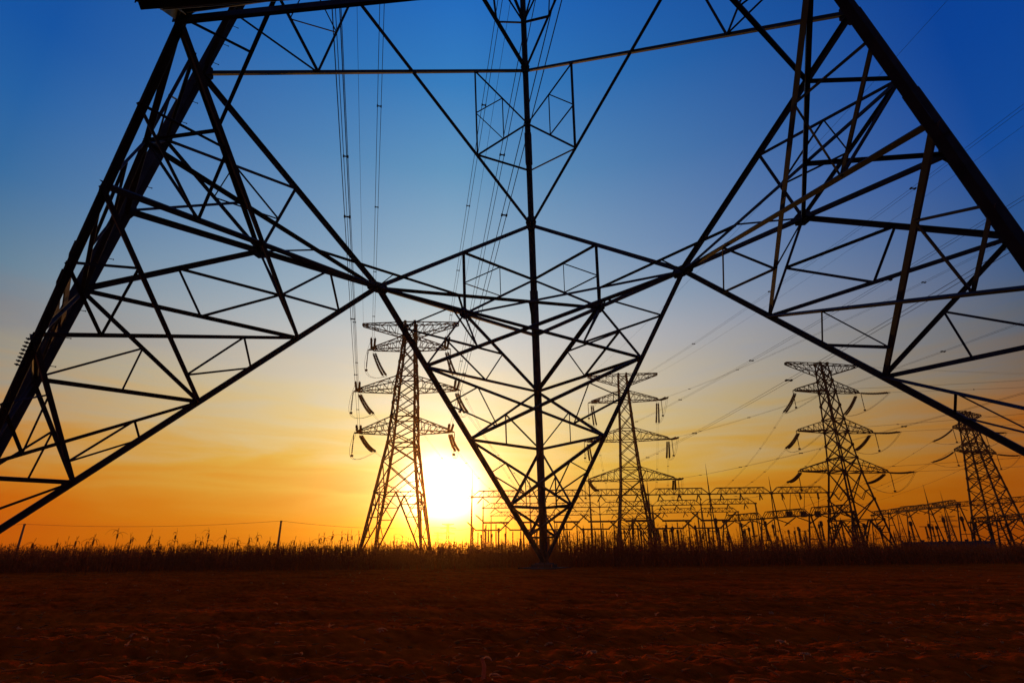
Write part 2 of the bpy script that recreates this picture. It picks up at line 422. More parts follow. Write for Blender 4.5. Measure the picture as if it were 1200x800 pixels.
SC = dict(prof=[(0, 10.6), (19, 5.4), (30, 3.9), (41, 2.9), (49.1, 2.2)],
          levels=[(0, 7.5, 'V'), (7.5, 12.5, 'X'), (12.5, 19.4, 'H'), (19.4, 23, 'H'), (23, 26.4, 'X'), (26.4, 30, 'H'), (30, 33.4, 'H'), (33.4, 37.2, 'X'), (37.2, 41, 'H'), (41, 44.2, 'H'), (44.2, 46.6, 'X'), (46.6, 49.1, 'H')],
          arms=[(49.1, 11.0, 3.4), (41.1, 9.4, 3.0), (30.0, 10.8, 3.3), (19.5, 12.5, 3.3)])
SD = dict(prof=[(0, 10.6), (29.5, 4.6), (37.2, 3.4), (42.8, 2.4)],
          levels=[(0, 5, 'X'), (5, 9.6, 'H'), (9.6, 14, 'X'), (14, 18, 'X'), (18, 21.6, 'H'), (21.6, 24.6, 'X'), (24.6, 27.2, 'X'), (27.2, 29.7, 'H'), (29.7, 32.6, 'H'), (32.6, 37.1, 'H'), (37.1, 39.4, 'X'), (39.4, 42.8, 'H')],
          arms=[(42.8, 8.6, 2.8), (37.2, 7.6, 2.2), (29.7, 10.3, 2.8)])

GRP = 'pylons in front of the substation'
T1, t1 = pylon((47.58, 94.22, 0), R(140.0), SA, 'tall lattice pylon silhouetted against the low sun, wires rising from its arms', GRP, lw=.44, bw=.2)
T2, t2 = pylon((120.6, 93.4, 0), R(133.5), SB, 'lattice pylon behind the big tower centre leg, rising out of the substation gantries', GRP, lw=.44, bw=.2)
T3, t3 = pylon((151.75, 48.06, 0), R(150.5), SC, 'lattice pylon turned cornerwise, right of the gantries, looped cables below its arms', GRP, lw=.44, bw=.2)
T4, t4 = pylon((222.6, 33.5, 0), R(164.0), SD, 'rightmost lattice pylon with wide tapering body, its top crossed by the big tower brace', GRP, lw=.45, bw=.2)

X1 = V((math.cos(R(140)), math.sin(R(140)), 0)); X2 = V((math.cos(R(133.5)), math.sin(R(133.5)), 0)); X3 = V((math.cos(R(150.5)), math.sin(R(150.5)), 0)); X4 = V((math.cos(R(164)), math.sin(R(164)), 0))
LG = 'conductors strung from the pylons'
# pylon one: spans to the near tower overhead
ends1 = {(0, 1): (-.01, 19.38, 52), (0, -1): (11.02, 10.46, 52), (1, 1): (.75, 14.59, 46), (1, -1): (8.17, 8.58, 46), (2, 1): (-3.52, 11.08, 36), (2, -1): (6.21, 3.21, 36), (3, 1): (-4.76, 5.82, 27), (3, -1): (3.59, -.94, 27)}
nm = {0: 'top', 1: 'second', 2: 'third', 3: 'lowest'}
gx = 0
for (i, s), tip in t1.items():
    e = V(ends1[(i, s)]); side = 'left' if s > 0 else 'right'
    if i == 0:
        bundle(tip, tip+(e-tip)*1.25, .5, f'thin single earth wire from the {side} end of the sunlit pylon top arm', LG, .02, single=True); continue
    az = {1: (54.0, 49.5), 2: (54.4, 47.5), 3: (54.6, 51)}[i][0 if s > 0 else 1]
    g = gpoint(az)+V((0, 0, 17.5))
    dirn = (e-tip); bk = (g-tip).normalized()+V((0, 0, -.28))
    n0, b0 = dress(T1, tip, s, X1, dirn, bk)
    bundle(n0, n0+(e-n0)*1.25, .35, f'twin wire rising from the {side} tip of the sunlit pylon {nm[i]} arm', LG, .03, .38, 6)
    bundle(b0, g, 2.2, f'twin wire from sunlit pylon {nm[i]} arm {side} tip down to gantry', LG, .02, .36, 5)
def run(T, tips, X, dirs, gaz, who):
    for (i, s), tip in tips.items():
        ph, L, sag = dirs[i]; d = V((math.cos(R(ph)), math.sin(R(ph)), -4*sag/L)); far = tip+V((math.cos(R(ph))*L, math.sin(R(ph))*L, 0))
        side = 'left' if s > 0 else 'right'
        if i == 0:
            bundle(tip, far, sag, f'thin earth wire from the {side} end of top arm of {who}', LG, .014, single=True, n=30); continue
        g = gpoint(gaz[i][0 if s > 0 else 1])+V((0, 0, 17.5)); bk = (g-tip).normalized()+V((0, 0, -.2))
        n0, b0 = dress(T, tip, s, X, d, bk)
        bundle(n0, far, sag, f'twin wire running right from {nm[i]} arm {side} tip of {who}', LG, .014, .42, 12, n=30)
        bundle(b0, g, 2., f'twin wire down to gantry from {nm[i]} arm {side} tip of {who}', LG, .018, .4, 5)
run(T2, t2, X2, {0: (236, 300, 9), 1: (237.5, 300, 10), 2: (236, 300, 8), 3: (231, 300, 6)}, {1: (41, 36.5), 2: (42, 35.5), 3: (40, 35)}, 'pylon among gantries')
run(T3, t3, X3, {0: (308, 350, 14), 1: (279, 350, 14), 2: (256, 350, 12), 3: (249.5, 350, 8)}, {1: (31, 26), 2: (30.2, 25.2), 3: (29.5, 24.4)}, 'cornerwise pylon')
# pylon four: spans to the right, back spans to the far right gantry
for (i, s), tip in t4.items():
    side = 'left' if s > 0 else 'right'
    ph = 215; d = V((math.cos(R(ph)), math.sin(R(ph)), -.08)); far = tip+V((math.cos(R(ph))*300, math.sin(R(ph))*300, 0))
    ph = {0: 330, 1: 318, 2: 312}[i]; far = tip+V((math.cos(R(ph))*300, math.sin(R(ph))*300, 2)); d = (far-tip).normalized()+V((0, 0, -.1))
    if i == 0:
        bundle(tip, far, 8, f'thin earth wire from the {side} end of the rightmost pylon top arm', LG, .02, single=True); continue
    g = polar(25.5 if s > 0 else 22.5, 225, 12.5)
    n0, b0 = dress(T4, tip, s, X4, d, (g-tip).normalized()+V((0, 0, -.1)))
    bundle(n0, far, 7, f'twin wire running right from rightmost pylon {nm[i]} arm {side} tip', LG, .014, .42, 8)
    bundle(b0, g, 2, f'twin wire from rightmost pylon {nm[i]} arm {side} tip down to far gantry', LG, .018, .4, 5)

# faint pylons near the horizon
SF = dict(prof=[(0, 8), (20, 3.5), (38, 2)], levels=[(0, 7, 'X'), (7, 14, 'X'), (14, 20, 'H'), (20, 26, 'X'), (26, 32, 'H'), (32, 38, 'H')], arms=[(38, 8, 2.4), (32, 10, 2.4), (25, 9, 2.4)])
for az, d, lb in ((57.05, 800, 'faint tiny pylon on the horizon just right of the sun'), (58.0, 1150, 'fainter of the tiny horizon pylons, inside the sun glare'), (13.6, 900, 'tiny far pylon seen under the beam of the right hand gantry')):
    l = polar(az, d); pylon(l, R(az-85), SF, lb, 'far pylons on the horizon', lw=.5, bw=.3)

# ------------------------------------------------------------------ substation
def gantry(pts, H, th, spires, label, group, strings=3, frame=2.6, trap=(), rr=.16):
    pts = [V((p.x, p.y, 0)) for p in pts]; root = empty('substation_gantry', pts[0], label, 'gantry', group)
    zz = V((0, 0, 1)); along = (pts[-1]-pts[0]).normalized(); dep = V((-along.y, along.x, 0))
    for k, p in enumerate(pts):
        sp = spires[k] if k < len(spires) else 0
        mb = MB()
        for s in (-1, 1):
            mb.lathe(p+dep*(s*frame), p+zz*H+dep*(s*.25), [(0, rr*1.35), (1, rr)], 8)
        for t in (.35, .68): mb.tube([p+dep*(-frame+(frame-.25)*t)+zz*H*t, p+dep*(frame-(frame-.25)*t)+zz*H*t], rr*.6, 6)
        mb.block(tuple(p+zz*(H-.3)), .8, 1.2, .6, along, dep)
        c = mb.build('column', FSTEEL, root)
        if sp:
            m2 = MB(); m2.lathe(p+zz*H, p+zz*sp, [(0, .2), (.25, .17), (.5, .1), (.75, .07), (1, .02)], 6); m2.build('lightning_rod', FSTEEL, c)
    for a, b in zip(pts, pts[1:]):
        mb = MB(); L = (b-a).length; n = max(6, int(L/2.0)); e = L*.12; u = (b-a).normalized(); w = .55
        for s in (-1, 1):
            o = dep*(s*w); mb.bar(a+zz*H+o*.4, b+zz*H+o*.4, .32)
            mb.bar(a+u*e+zz*(H+th)+o, b-u*e+zz*(H+th)+o, .22)
            mb.bar(a+zz*H+o*.4, a+u*e+zz*(H+th)+o, .14); mb.bar(b+zz*H+o*.4, b-u*e+zz*(H+th)+o, .14)
            for k in range(n):
                t0 = a+u*(e+(L-2*e)*k/n); t1 = a+u*(e+(L-2*e)*(k+1)/n)
                mb.bar(t0+zz*(H+(th if k % 2 else 0))+o*(1 if k % 2 else .4), t1+zz*(H+(0 if k % 2 else th))+o*(.4 if k % 2 else 1), .1)
                mb.bar(t1+zz*H+o*.4, t1+zz*(H+th)+o, .09)
        for k in range(n+1):
            t0 = a+u*(e+(L-2*e)*k/n); mb.bar(t0+zz*(H+th)-dep*w, t0+zz*(H+th)+dep*w, .1)
        mb.build('beam', FSTEEL, root)
        for j in range(strings):
            p = mix(a, b, (j+.6)/(strings+.2))+zz*(H-.15)
            q = p-dep*3.2-u*1.6-zz*2.4; insul(root, p, q, None, .22)
            q = p+dep*3.4+u*2.0-zz*1.6; insul(root, p, q, None, .2)
    for (k, f) in trap:
        p = mix(pts[k], pts[k+1], f)+zz*H; t = p-zz*7.6
        mb = MB(); mb.lathe(t, t+zz*1.9, [(0, .3), (.02, .95), (.98, .95), (1, .3)], 12); mb.build('line_trap', FSTEEL, root)
        for s in (-1, 1): insul(root, p+along*(s*1.6), t+zz*2+along*(s*.4), None, .12)
    return root
row1 = [gpoint(a) for a in (54.74, 48.9, 42.9, 37.2, 31.5, 26.1, 21.56)]
gantry(row1, 18, 1.9, [26.9, 26.5, 28.6, 24.3, 28, 23.5, 0], 'nearest long lattice beam gantry of the substation, with spires on its columns', 'substation gantries', 3, trap=[(5, .25), (5, .5), (5, .75)])
row2 = [polar(a, d) for a, d in ((53.6, 239), (47.3, 241), (42, 242), (36.9, 241), (32.4, 243), (27.6, 247))]
gantry(row2, 18, 1.9, [23, 0, 24, 0, 24, 0], 'second row lattice beam gantry just below and behind the nearest one', 'substation gantries', 3)
row3 = [polar(a, d) for a, d in ((52.8, 291), (46.5, 293), (42, 292), (37, 290), (32.8, 292), (29.2, 298))]
gantry(row3, 18, 1.9, [0, 23, 0, 24, 0, 0], 'third and farthest row lattice beam gantry, low and faint', 'substation gantries', 2)
rg = [polar(a, d) for a, d in ((18.6, 252), (17.4, 243), (16.1, 232), (14.6, 220), (12.7, 206))]
gantry(rg, 12.3, 1.3, [0, 0, 0, 19.5, 0], 'lattice beam gantry on the right running towards the rightmost pylon', 'substation gantries', 1, 2.2)
rh = [polar(a, d) for a, d in ((12.2, 214), (10.6, 205), (8.4, 195))]
gantry(rh, 7.6, 1.2, [], 'low heavy gantry beam at the feet of the rightmost pylon', 'substation gantries', 1, 1.6)
rk = [polar(a, d) for a, d in ((16.8, 330), (13.6, 318), (10.6, 306), (7.8, 296))]
gantry(rk, 17.5, 1.8, [0, 25, 0, 0], 'far lattice beam gantry beyond the feet of the rightmost pylon', 'substation gantries', 2)
rs = [polar(a, d) for a, d in ((30.5, 196), (27.2, 184), (23.3, 172), (20.0, 163))]
gantry(rs, 9.2, 1.8, [], 'heavy low gantry in front of the cornerwise pylon, rising to the right', 'substation gantries', 2, 2.4, rr=.2)

# tubular busbars
bg = 'tubular busbars below the gantries'
for lvl, (H, ds, shift) in enumerate(((9.5, -6, 0), (7.1, -10, 1))):
    az = [54.0, 50.6, 47.0, 43.6, 40.0, 36.5, 33.0, 29.6]
    for k, (a0, a1) in enumerate(zip(az, az[1:])):
        p = gpoint(a0-.4+shift*.8); q = gpoint(a1+.5+shift*.8); dv = (p-CAM); dv.z = 0; off = dv.normalized()*ds
        p = p+off+V((0, 0, H)); q = q+off+V((0, 0, H)); zz = V((0, 0, 1))
        root = empty('busbar', p, f'horizontal tube busbar, {"upper" if lvl == 0 else "lower"} tier, '+['under the gantry end by the sun', 'second bay from the sun', 'left of the big tower centre leg', 'right of the big tower centre leg', 'behind the pylon among the gantries', 'just right of that pylon', 'nearest the cornerwise pylon'][k], 'busbar', bg)
        mb = MB(); mb.tube([p, q], .3 if lvl == 0 else .22, 8); mb.build('tube', FSTEEL, root)
        for e, s in ((p, -1), (q, 1)):
            u = (q-p).normalized()*s; insul(root, e-u*.4, e+u*2.6+zz*2.6, .35, .26)
        for t in (.12, .5, .88):
            b = mix(p, q, t); m2 = MB(); m2.tube([V((b.x, b.y, 0)), b-zz*2.6], .2, 6); m2.build('support_post', FSTEEL, root)
            insul(root, b-zz*2.6, b-zz*.25, None, .24)

# switchgear posts
def post_mesh(kind):
    mb = MB(); zz = V((0, 0, 1)); h = (3.2, 2.6, 4.4)[kind]
    for sx in (-.25, .25):
        mb.bar((sx, 0, 0), (sx*.8, 0, h), .14)
    for k in range(5): mb.bar((-.25, 0, h*k/5), (.22, 0, h*(k+1)/5), .07)
    mb.block((0, 0, h-.1), .9, .5, .2)
    L = (2.8, 3.8, 2.0)[kind]; prof = []
    for k in range(10): prof += [(k/10, .16), (k/10+.04, .3), (k/10+.07, .16)]
    mb.lathe((0, 0, h), (0, 0, h+L), prof+[(1, .14)], 8)
    if kind == 1: mb.lathe((0, 0, h+L-.6), (0, 0, h+L+.5), [(0, .25), (.1, .36), (.9, .36), (1, .15)], 10)
    if kind == 0: mb.bar((-1.7, 0, h+L), (1.4, 0, h+L+.05), .16); mb.bar((-1.7, 0, h+L-.3), (-1.7, 0, h+L+.6), .12)
    if kind == 2:
        mb.lathe((0, 0, h+L), (0, 0, h+L+1.2), [(0, .25), (.2, .36), (.8, .36), (1, .2)], 10); mb.bar((0, 0, h+L+1.2), (0, 0, h+L+2), .1)
    return mb
PL = ['grey disconnector post with a swung arm on its insulator stack', 'tall insulator post with a fat cylinder cap, in the substation yard', 'short instrument transformer with a drum head on a steel frame']
protos = []
for k in range(3):
    mb = post_mesh(k); me = bpy.data.meshes.new('switchgear_post'); me.from_pydata([tuple(v) for v in mb.v], [], mb.f); me.materials.append(FSTEEL); protos.append(me)
pr = random.Random(3)
names = ['disconnector', 'insulator_post', 'instrument_transformer']
for i in range(96):
    az = pr.uniform(9.2, 55.0); k = pr.randrange(3)
    d = pr.uniform(160, 230) if az > 24 else pr.uniform(185, 240)
    if abs(az-20) < 3.2 and d < 190: d += 40
    o = bpy.data.objects.new(names[k], protos[k]); col.objects.link(o); o.location = polar(az, d); o.rotation_euler.z = pr.choice((0, 1.57, .6))+R(az)
    s = pr.uniform(.85, 1.25); o.scale = (s, s, s)
    tag(o, PL[k], ('disconnector', 'insulator post', 'transformer')[k], ['disconnectors in the substation yard', 'insulator posts in the substation yard', 'instrument transformers in the substation yard'][k])

# perimeter wall at the right
pw = [polar(a, 150) for a in (17.0, 15.6, 14.2, 12.8, 11.3)]
wr = empty('perimeter_wall', pw[0], 'low bluish grey panelled wall at the right edge of the substation', 'wall')
for a, b in zip(pw, pw[1:]):
    mb = MB(); mb.box(a+V((0, 0, 1.0)), b+V((0, 0, 1.0)), .24, 2.0); mb.build('wall_panel', WALLM, wr)
for a in pw:
    mb = MB(); mb.block(tuple(a),   .5, .5, 2.2); mb.block(tuple(a+V((0, 0, 2.2))), .62, .62, .15); mb.build('pier', WALLM, wr)

# wooden poles and their line along the horizon at left
poles = [(72.55, 146, 'wooden utility pole standing in the field left of the sunlit pylon'), (90.9, 182, 'leaning-looking utility pole at far left, under the big tower diagonal')]
tops = []
for az, d, lb in poles:
    p = polar(az, d); r0 = empty('utility_pole', p, lb, 'utility pole', 'wooden poles along the horizon')
    mb = MB(); mb.lathe(p, p+V((0, 0, 8.1)), [(0, .3), (1, .2)], 8); mb.build('pole', WOOD, r0)
    dv = (p-CAM); dv.z = 0; dv.normalize(); c = V((-dv.y, dv.x, 0))*.2+dv*.98
    mb = MB(); mb.box(p+V((0, 0, 7.75))-c*.9, p+V((0, 0, 7.75))+c*.9, .14, .16); mb.build('crossarm', WOOD, r0)
    for s in (-.8, .8):
        mb = MB(); mb.lathe(p+V((0, 0, 7.83))+c*s, p+V((0, 0, 8.1))+c*s, [(0, .05), (.3, .1), (1, .07)], 8); mb.build('pin_insulator', INSUL, r0)
    tops.append(p+V((0, 0, 8.05)))
allp = [polar(101.5, 215, 8.0), tops[1], tops[0], polar(57.6, 158, 7.2), polar(54.7, 176, 8)]
lbs = ['low horizon wire at the far left edge', 'low horizon wire between the two wooden poles', 'low horizon wire from the wooden pole to the sunlit pylon foot', 'low horizon wire crossing just below the sun']
for a, b, lb in zip(allp, allp[1:], lbs): bundle(a, b, .9, lb, 'low wires along the horizon', .03, single=True)

# ------------------------------------------------------------------ ground
def hnoise(x, y, s):
    from mathutils import noise
    return noise.noise(V((x*s, y*s, 3.1)))
def ground_h(P):
    from mathutils import noise
    d = P-CAM; f = d.x*F2.x+d.y*F2.y; t = d.x*R2.x+d.y*R2.y; r = math.hypot(d.x, d.y)
    fade = 1/(1+(r/26)**3)
    warp = noise.noise(V((t*.16, f*.3, 0)))*.55+.12*math.sin(t*.21)
    h = .016*math.sin((f+warp)*2*math.pi/.82)*(0.65+.5*noise.noise(V((t*.3, f*.5, 9))))
    h += .055*noise.noise(V((t*.13, f*.95, 5)))+.02*noise.noise(V((t*.35, f*1.6, 15)))+.016*noise.noise(V((t*1.6, f*3.2, 2)))+.030*noise.noise(V((t*4, f*7, 7)))+.022*noise.noise(V((t*11, f*15, 4)))+.012*noise.noise(V((t*23, f*29, 8)))
    return h*fade-.02
me = bpy.data.meshes.new('ground'); vs = []; fs = []
NA = 420; rings = [0.0]; r = .6
while r < 1250:
    rings.append(r); r *= 1.0105 if r < 34 else 1.06
# angles denser where the field is seen
angs = []
for i in range(NA): angs.append(R(50.557-62)+R(124)*i/NA)
for i in range(60): angs.append(R(50.557+62)+R(236)*i/60)
n = len(angs); vs.append((CAM.x, CAM.y, 0))
for r in rings[1:]:
    for a in angs:
        P = V((CAM.x+r*math.cos(a), CAM.y+r*math.sin(a), 0)); vs.append((P.x, P.y, ground_h(P) if r < 200 else -.02))
for k in range(n): fs.append((0, 1+k, 1+(k+1) % n))
for i in range(len(rings)-2):
    o = 1+i*n
    for k in range(n): fs.append((o+k, o+n+k, o+n+(k+1) % n, o+(k+1) % n))
me.from_pydata(vs, [], fs)
for p in me.polygons: p.use_smooth = True
g = bpy.data.objects.new('ground', me); col.objects.link(g); tag(g, 'dark ploughed reddish brown soil field', 'ground', kind='structure')
gm = bpy.data.materials.new('ploughed_soil'); gm.use_nodes = True; nt = gm.node_tree; b = nt.nodes['Principled BSDF']
b.inputs['Roughness'].default_value = .95; b.inputs['Specular IOR Level'].default_value = .0
tc = nt.nodes.new('ShaderNodeTexCoord')
def noise_node(scale, detail=6, vec=None):
    k = nt.nodes.new('ShaderNodeTexNoise'); k.inputs['Scale'].default_value = scale; k.inputs['Detail'].default_value = detail
    nt.links.new(vec or tc.outputs['Object'], k.inputs['Vector']); return k
mp = nt.nodes.new('ShaderNodeMapping'); mp.inputs['Rotation'].default_value[2] = -AZ; mp.inputs['Scale'].default_value = (1, .35, 1)
nt.links.new(tc.outputs['Object'], mp.inputs['Vector'])
n1 = noise_node(1.3, 6, mp.outputs['Vector']); n2 = noise_node(11, 8, mp.outputs['Vector']); n3 = noise_node(45, 6)
rp = nt.nodes.new('ShaderNodeValToRGB'); e = rp.color_ramp.elements
e[0].position = .3; e[0].color = (.10, .010, .001, 1); e[1].position = .68; e[1].color = (.60, .064, .004, 1)
ad = nt.nodes.new('ShaderNodeMix'); ad.data_type = 'FLOAT'; ad.inputs[0].default_value = .5
nt.links.new(n1.outputs['Fac'], ad.inputs[2]); nt.links.new(n2.outputs['Fac'], ad.inputs[3])
nt.links.new(ad.outputs[0], rp.inputs['Fac']); nt.links.new(rp.outputs['Color'], b.inputs['Base Color'])
bp = nt.nodes.new('ShaderNodeBump'); bp.inputs['Strength'].default_value = .9; bp.inputs['Distance'].default_value = .03
nt.links.new(n2.outputs['Fac'], bp.inputs['Height'])
bp2 = nt.nodes.new('ShaderNodeBump'); bp2.inputs['Strength'].default_value = .6; bp2.inputs['Distance'].default_value = .01
nt.links.new(n3.outputs['Fac'], bp2.inputs['Height']); nt.links.new(bp.outputs['Normal'], bp2.inputs['Normal']); nt.links.new(bp2.outputs['Normal'], b.inputs['Normal'])
me.materials.append(gm)
def field(f, t, z=0.): P = CAM+F2*f+R2*t; P.z = z; return P
def onground(P): return V((P.x, P.y, ground_h(P)))

# ------------------------------------------------------------------ dry corn
def ribbon(mb, p, d, L, w, droop, seg=4):
    """leaf: a thin folded strip arching over"""
    side = d.cross(V((0, 0, 1))); side = side.normalized() if side.length > .01 else V((1, 0, 0)); o = len(mb.v); cur = V(p); dr = V(d)
    for k in range(seg+1):
        ww = w*(1-(k/seg)**1.6)*.5+.002
        mb.v += [cur-side*ww+V((0, 0, .006)), cur-V((0, 0, .004)), cur+side*ww+V((0, 0, .006))]
        cur = cur+dr*(L/seg); dr = (dr+V((0, 0, -droop))).normalized()
    for k in range(seg):
        a = o+k*3; mb.f += [(a, a+1, a+4, a+3), (a+1, a+2, a+5, a+4)]
def stalk(mb, P, h, rr, leaves, tassel=True, lean=.08):
    tip = P+V((rr.uniform(-lean, lean)*h, rr.uniform(-lean, lean)*h, h)); mid = mix(P, tip, .55)+V((rr.uniform(-.03, .03), rr.uniform(-.03, .03), 0))
    mb.tube([P, mid, tip], [.014, .012, .006], 4, False)
    for k in range(leaves):
        t = rr.uniform(.25, .97); q = mix(P, mid, t/.55) if t < .55 else mix(mid, tip, (t-.55)/.45)
        a = rr.uniform(0, 6.28); d = V((math.cos(a), math.sin(a), rr.uniform(.1, 1.2))).normalized()
        ribbon(mb, q, d, rr.uniform(.25, .55)*min(1.2, h), rr.uniform(.025, .05), rr.uniform(.25, .9))
    if tassel:
        for k in range(rr.randint(2, 4)):
            d = V((rr.uniform(-.4, .4), rr.uniform(-.4, .4), 1)).normalized(); mb.tube([tip, tip+d*rr.uniform(.08, .2)], [.008, .004], 3, False)
cr = random.Random(11); mb = MB()
for i in range(7600):
    f = 28.2+(cr.random()**1.5)*16; t = cr.uniform(-1.06, 1.06)*f
    f = f+.5*math.sin(t*.3)
    base = 1.10 if t < 5 else 1.06-.012*(t-5)
    h = base*cr.uniform(.72, 1.08)
    if cr.random() < .025: h *= cr.uniform(1.1, 1.35)
    if 1.0 < t < 20 and cr.random() < .26: h = cr.uniform(1.15, 1.55+.4*math.exp(-((t-7)/7)**2))
    stalk(mb, field(f, t, -.02), h, cr, cr.randint(3, 5), cr.random() < .5)
for i in range(420):
    f = 25.6+2.8*cr.random()**.5; t = cr.uniform(-1.06, 1.06)*f
    stalk(mb, field(f, t, -.02), cr.uniform(.2, .75)*((f-25)/3.4), cr, 2, False)
for i in range(2600):
    f = cr.uniform(44, 120); t = cr.uniform(-1.06, 1.06)*f
    stalk(mb, field(f, t, -.02), cr.uniform(.8, 1.15), cr, 3, False)
cf = mb.build('corn_field', CORN, None, (0, 0, 0)); tag(cf, 'band of dry standing corn stalks along the horizon', 'corn', kind='stuff')
# the tall stalks that stand out above the field
def tallstalk(x, top, seed):
    """x, top: where it stands across the field (degrees) and how high (m)"""
    rr = random.Random(seed); P = polar(x, 29.5+rr.uniform(-.6, 2.5), -.02); mb = MB()
    stalk(mb, P, top, rr, 4, True, .04)
    for k in range(3):
        a = rr.uniform(0, 6.28); q = P+V((0, 0, top*rr.uniform(.72, .98))); d = V((math.cos(a), math.sin(a), rr.uniform(.3, 1.3))).normalized()
        ribbon(mb, q, d, rr.uniform(.25, .45), .05, rr.uniform(.5, 1.0), 5)
    mb.lathe(P+V((0, 0, top*.8)), P+V((0, 0, top*.8+.2)), [(0, .012), (.2, .032), (.8, .03), (1, .008)], 6)
    o = mb.build('corn_stalk', CORN, None, P)
    tag(o, 'tall dry corn stalk with drooping leaves, sticking up above the field', 'corn stalk', 'tall corn stalks above the field')
TALL = [(84.9, 1.95), (83.9, 1.7), (82.6, 1.85), (81.9, 1.6), (80.8, 2.0), (79.2, 1.7), (78.8, 1.6), (78.3, 1.95), (77.0, 1.9), (75.9, 1.6), (75.0, 1.75), (74.3, 1.85), (73.3, 1.55), (71.2, 1.55), (69.0, 1.7), (68.6, 1.8), (67.9, 1.95), (67.0, 1.85), (66.5, 1.9), (66.1, 2.0), (65.4, 1.9), (62.2, 1.55), (60.6, 1.5), (58.9, 1.5), (56.4, 1.55), (55.2, 1.5), (87.5, 1.55), (86.4, 1.6), (88.6, 1.5), (90.1, 1.45), (47.2, 1.5), (45.9, 1.55), (44.3, 1.6), (42.4, 1.6), (41.2, 1.5), (39.0, 1.6), (36.5, 1.65), (34.8, 1.55), (32.6, 1.7), (30.4, 1.6), (28.7, 1.5), (26.2, 1.6), (24.1, 1.5)]
for k, (a, h) in enumerate(TALL): tallstalk(a, h*.88, 100+k)

# crop residue on the soil
mb = MB(); cr = random.Random(5)
for i in range(5200):
    f = 2.2+(cr.random()**1.7)*24; t = cr.uniform(-1.05, 1.05)*f
    P = onground(field(f, t)); a = cr.uniform(0, 6.28); d = V((math.cos(a), math.sin(a), cr.uniform(0, .25))).normalized(); L = cr.uniform(.02, .10)*(1+f*.03)
    if cr.random() < .7: ribbon(mb, P+V((0, 0, .006)), d, L, cr.uniform(.005, .018)*(1+f*.03), cr.uniform(0, .25), 3)
    else: mb.tube([P+V((0, 0, .006)), P+d*L+V((0, 0, .012))], .004, 4)
lt = mb.build('crop_residue', CORN, None, (0, 0, 0)); tag(lt, 'scattered bits of straw and dry leaf on the soil', 'straw', kind='stuff')
mb = MB(); cr = random.Random(21)
for i in range(70):
    f = 4.5+(cr.random()**1.3)*20; t = cr.uniform(-1.0, 1.0)*f; P = onground(field(f, t)); a = cr.uniform(0, 6.28)
    for k in range(2): ribbon(mb, P+V((0, 0, .015)), V((math.cos(a+k), math.sin(a+k), cr.uniform(.3, 1.4))).normalized(), cr.uniform(.025, .05)*(1+f*.05), cr.uniform(.010, .018)*(1+f*.05), cr.uniform(.1, .6), 3)
fl = mb.build('husk_fragments', HUSK, None, (0, 0, 0)); tag(fl, 'pale flecks of torn husk dotted over the soil', 'husk flecks', kind='stuff')
# the paler husks that catch the eye
hr = random.Random(9)
HPX = [(-4.6, -3.45, 'pale curled husk on the soil at lower left'), (-5.55, -2.55, 'reddish husk flake on the soil, left, beyond the pale one'), (-8.3, -5.9, 'small husk far left below the corn edge'), (5.1, .3, 'orange husk strip on the soil right of the centre foot'), (5.0, 2.15, 'curled husk on the soil in the right half'), (4.55, .58, 'husk shard on the soil near the picture centre'), (7.4, 3.1, 'husk flake beyond the curled one on the right'), (4.3, 2.0, 'reddish husk scrap nearest the camera on the right'), (5.6, -1.25, 'bright husk speck left of the centre foot'), (3.85, -.15, 'husk strip nearest the camera at the centre')]
for f, t, lb in HPX:
    mb = MB(); f2 = abs(f) if f > 0 else abs(f)+1
    tt = t; P = onground(field(f2, tt)); a = hr.uniform(0, 6.28)
    for k in range(3): d = V((math.cos(a+k*.5), math.sin(a+k*.5), hr.uniform(.2, .6))).normalized(); ribbon(mb, P+V((0, 0, .012)), d, hr.uniform(.07, .12), .038, hr.uniform(.3, .7), 5)
    o = mb.build('corn_husk', HUSK, None, P); tag(o, lb, 'corn husk', 'husks lying on the soil')
mb = MB(); P = onground(field(3.72, -.19)); mb.tube([P-V((0, 0, .03)), P+V((.01, 0, .07)), P+V((.0, .015, .115))], [.014, .013, .011], 6); ribbon(mb, P+V((0, 0, .11)), V((.5, -.6, .5)).normalized(), .06, .03, .5); 
o = mb.build('stalk_stub', HUSK, None, P); tag(o, 'short broken stalk stub standing at the bottom edge', 'stalk stub')

# ------------------------------------------------------------------ sun, sky
SAZ, SEL = 57.39, 5.1
sd = V((math.cos(R(SAZ))*math.cos(R(SEL)), math.sin(R(SAZ))*math.cos(R(SEL)), math.sin(R(SEL))))
ld = bpy.data.lights.new('sun', 'SUN'); ld.energy = 1.35; ld.angle = R(.5); ld.color = (1, .43, .10)
lo = bpy.data.objects.new('sun', ld); col.objects.link(lo); lo.rotation_euler = (-sd).to_track_quat('-Z', 'Y').to_euler(); lo.location = (0, 0, 80)

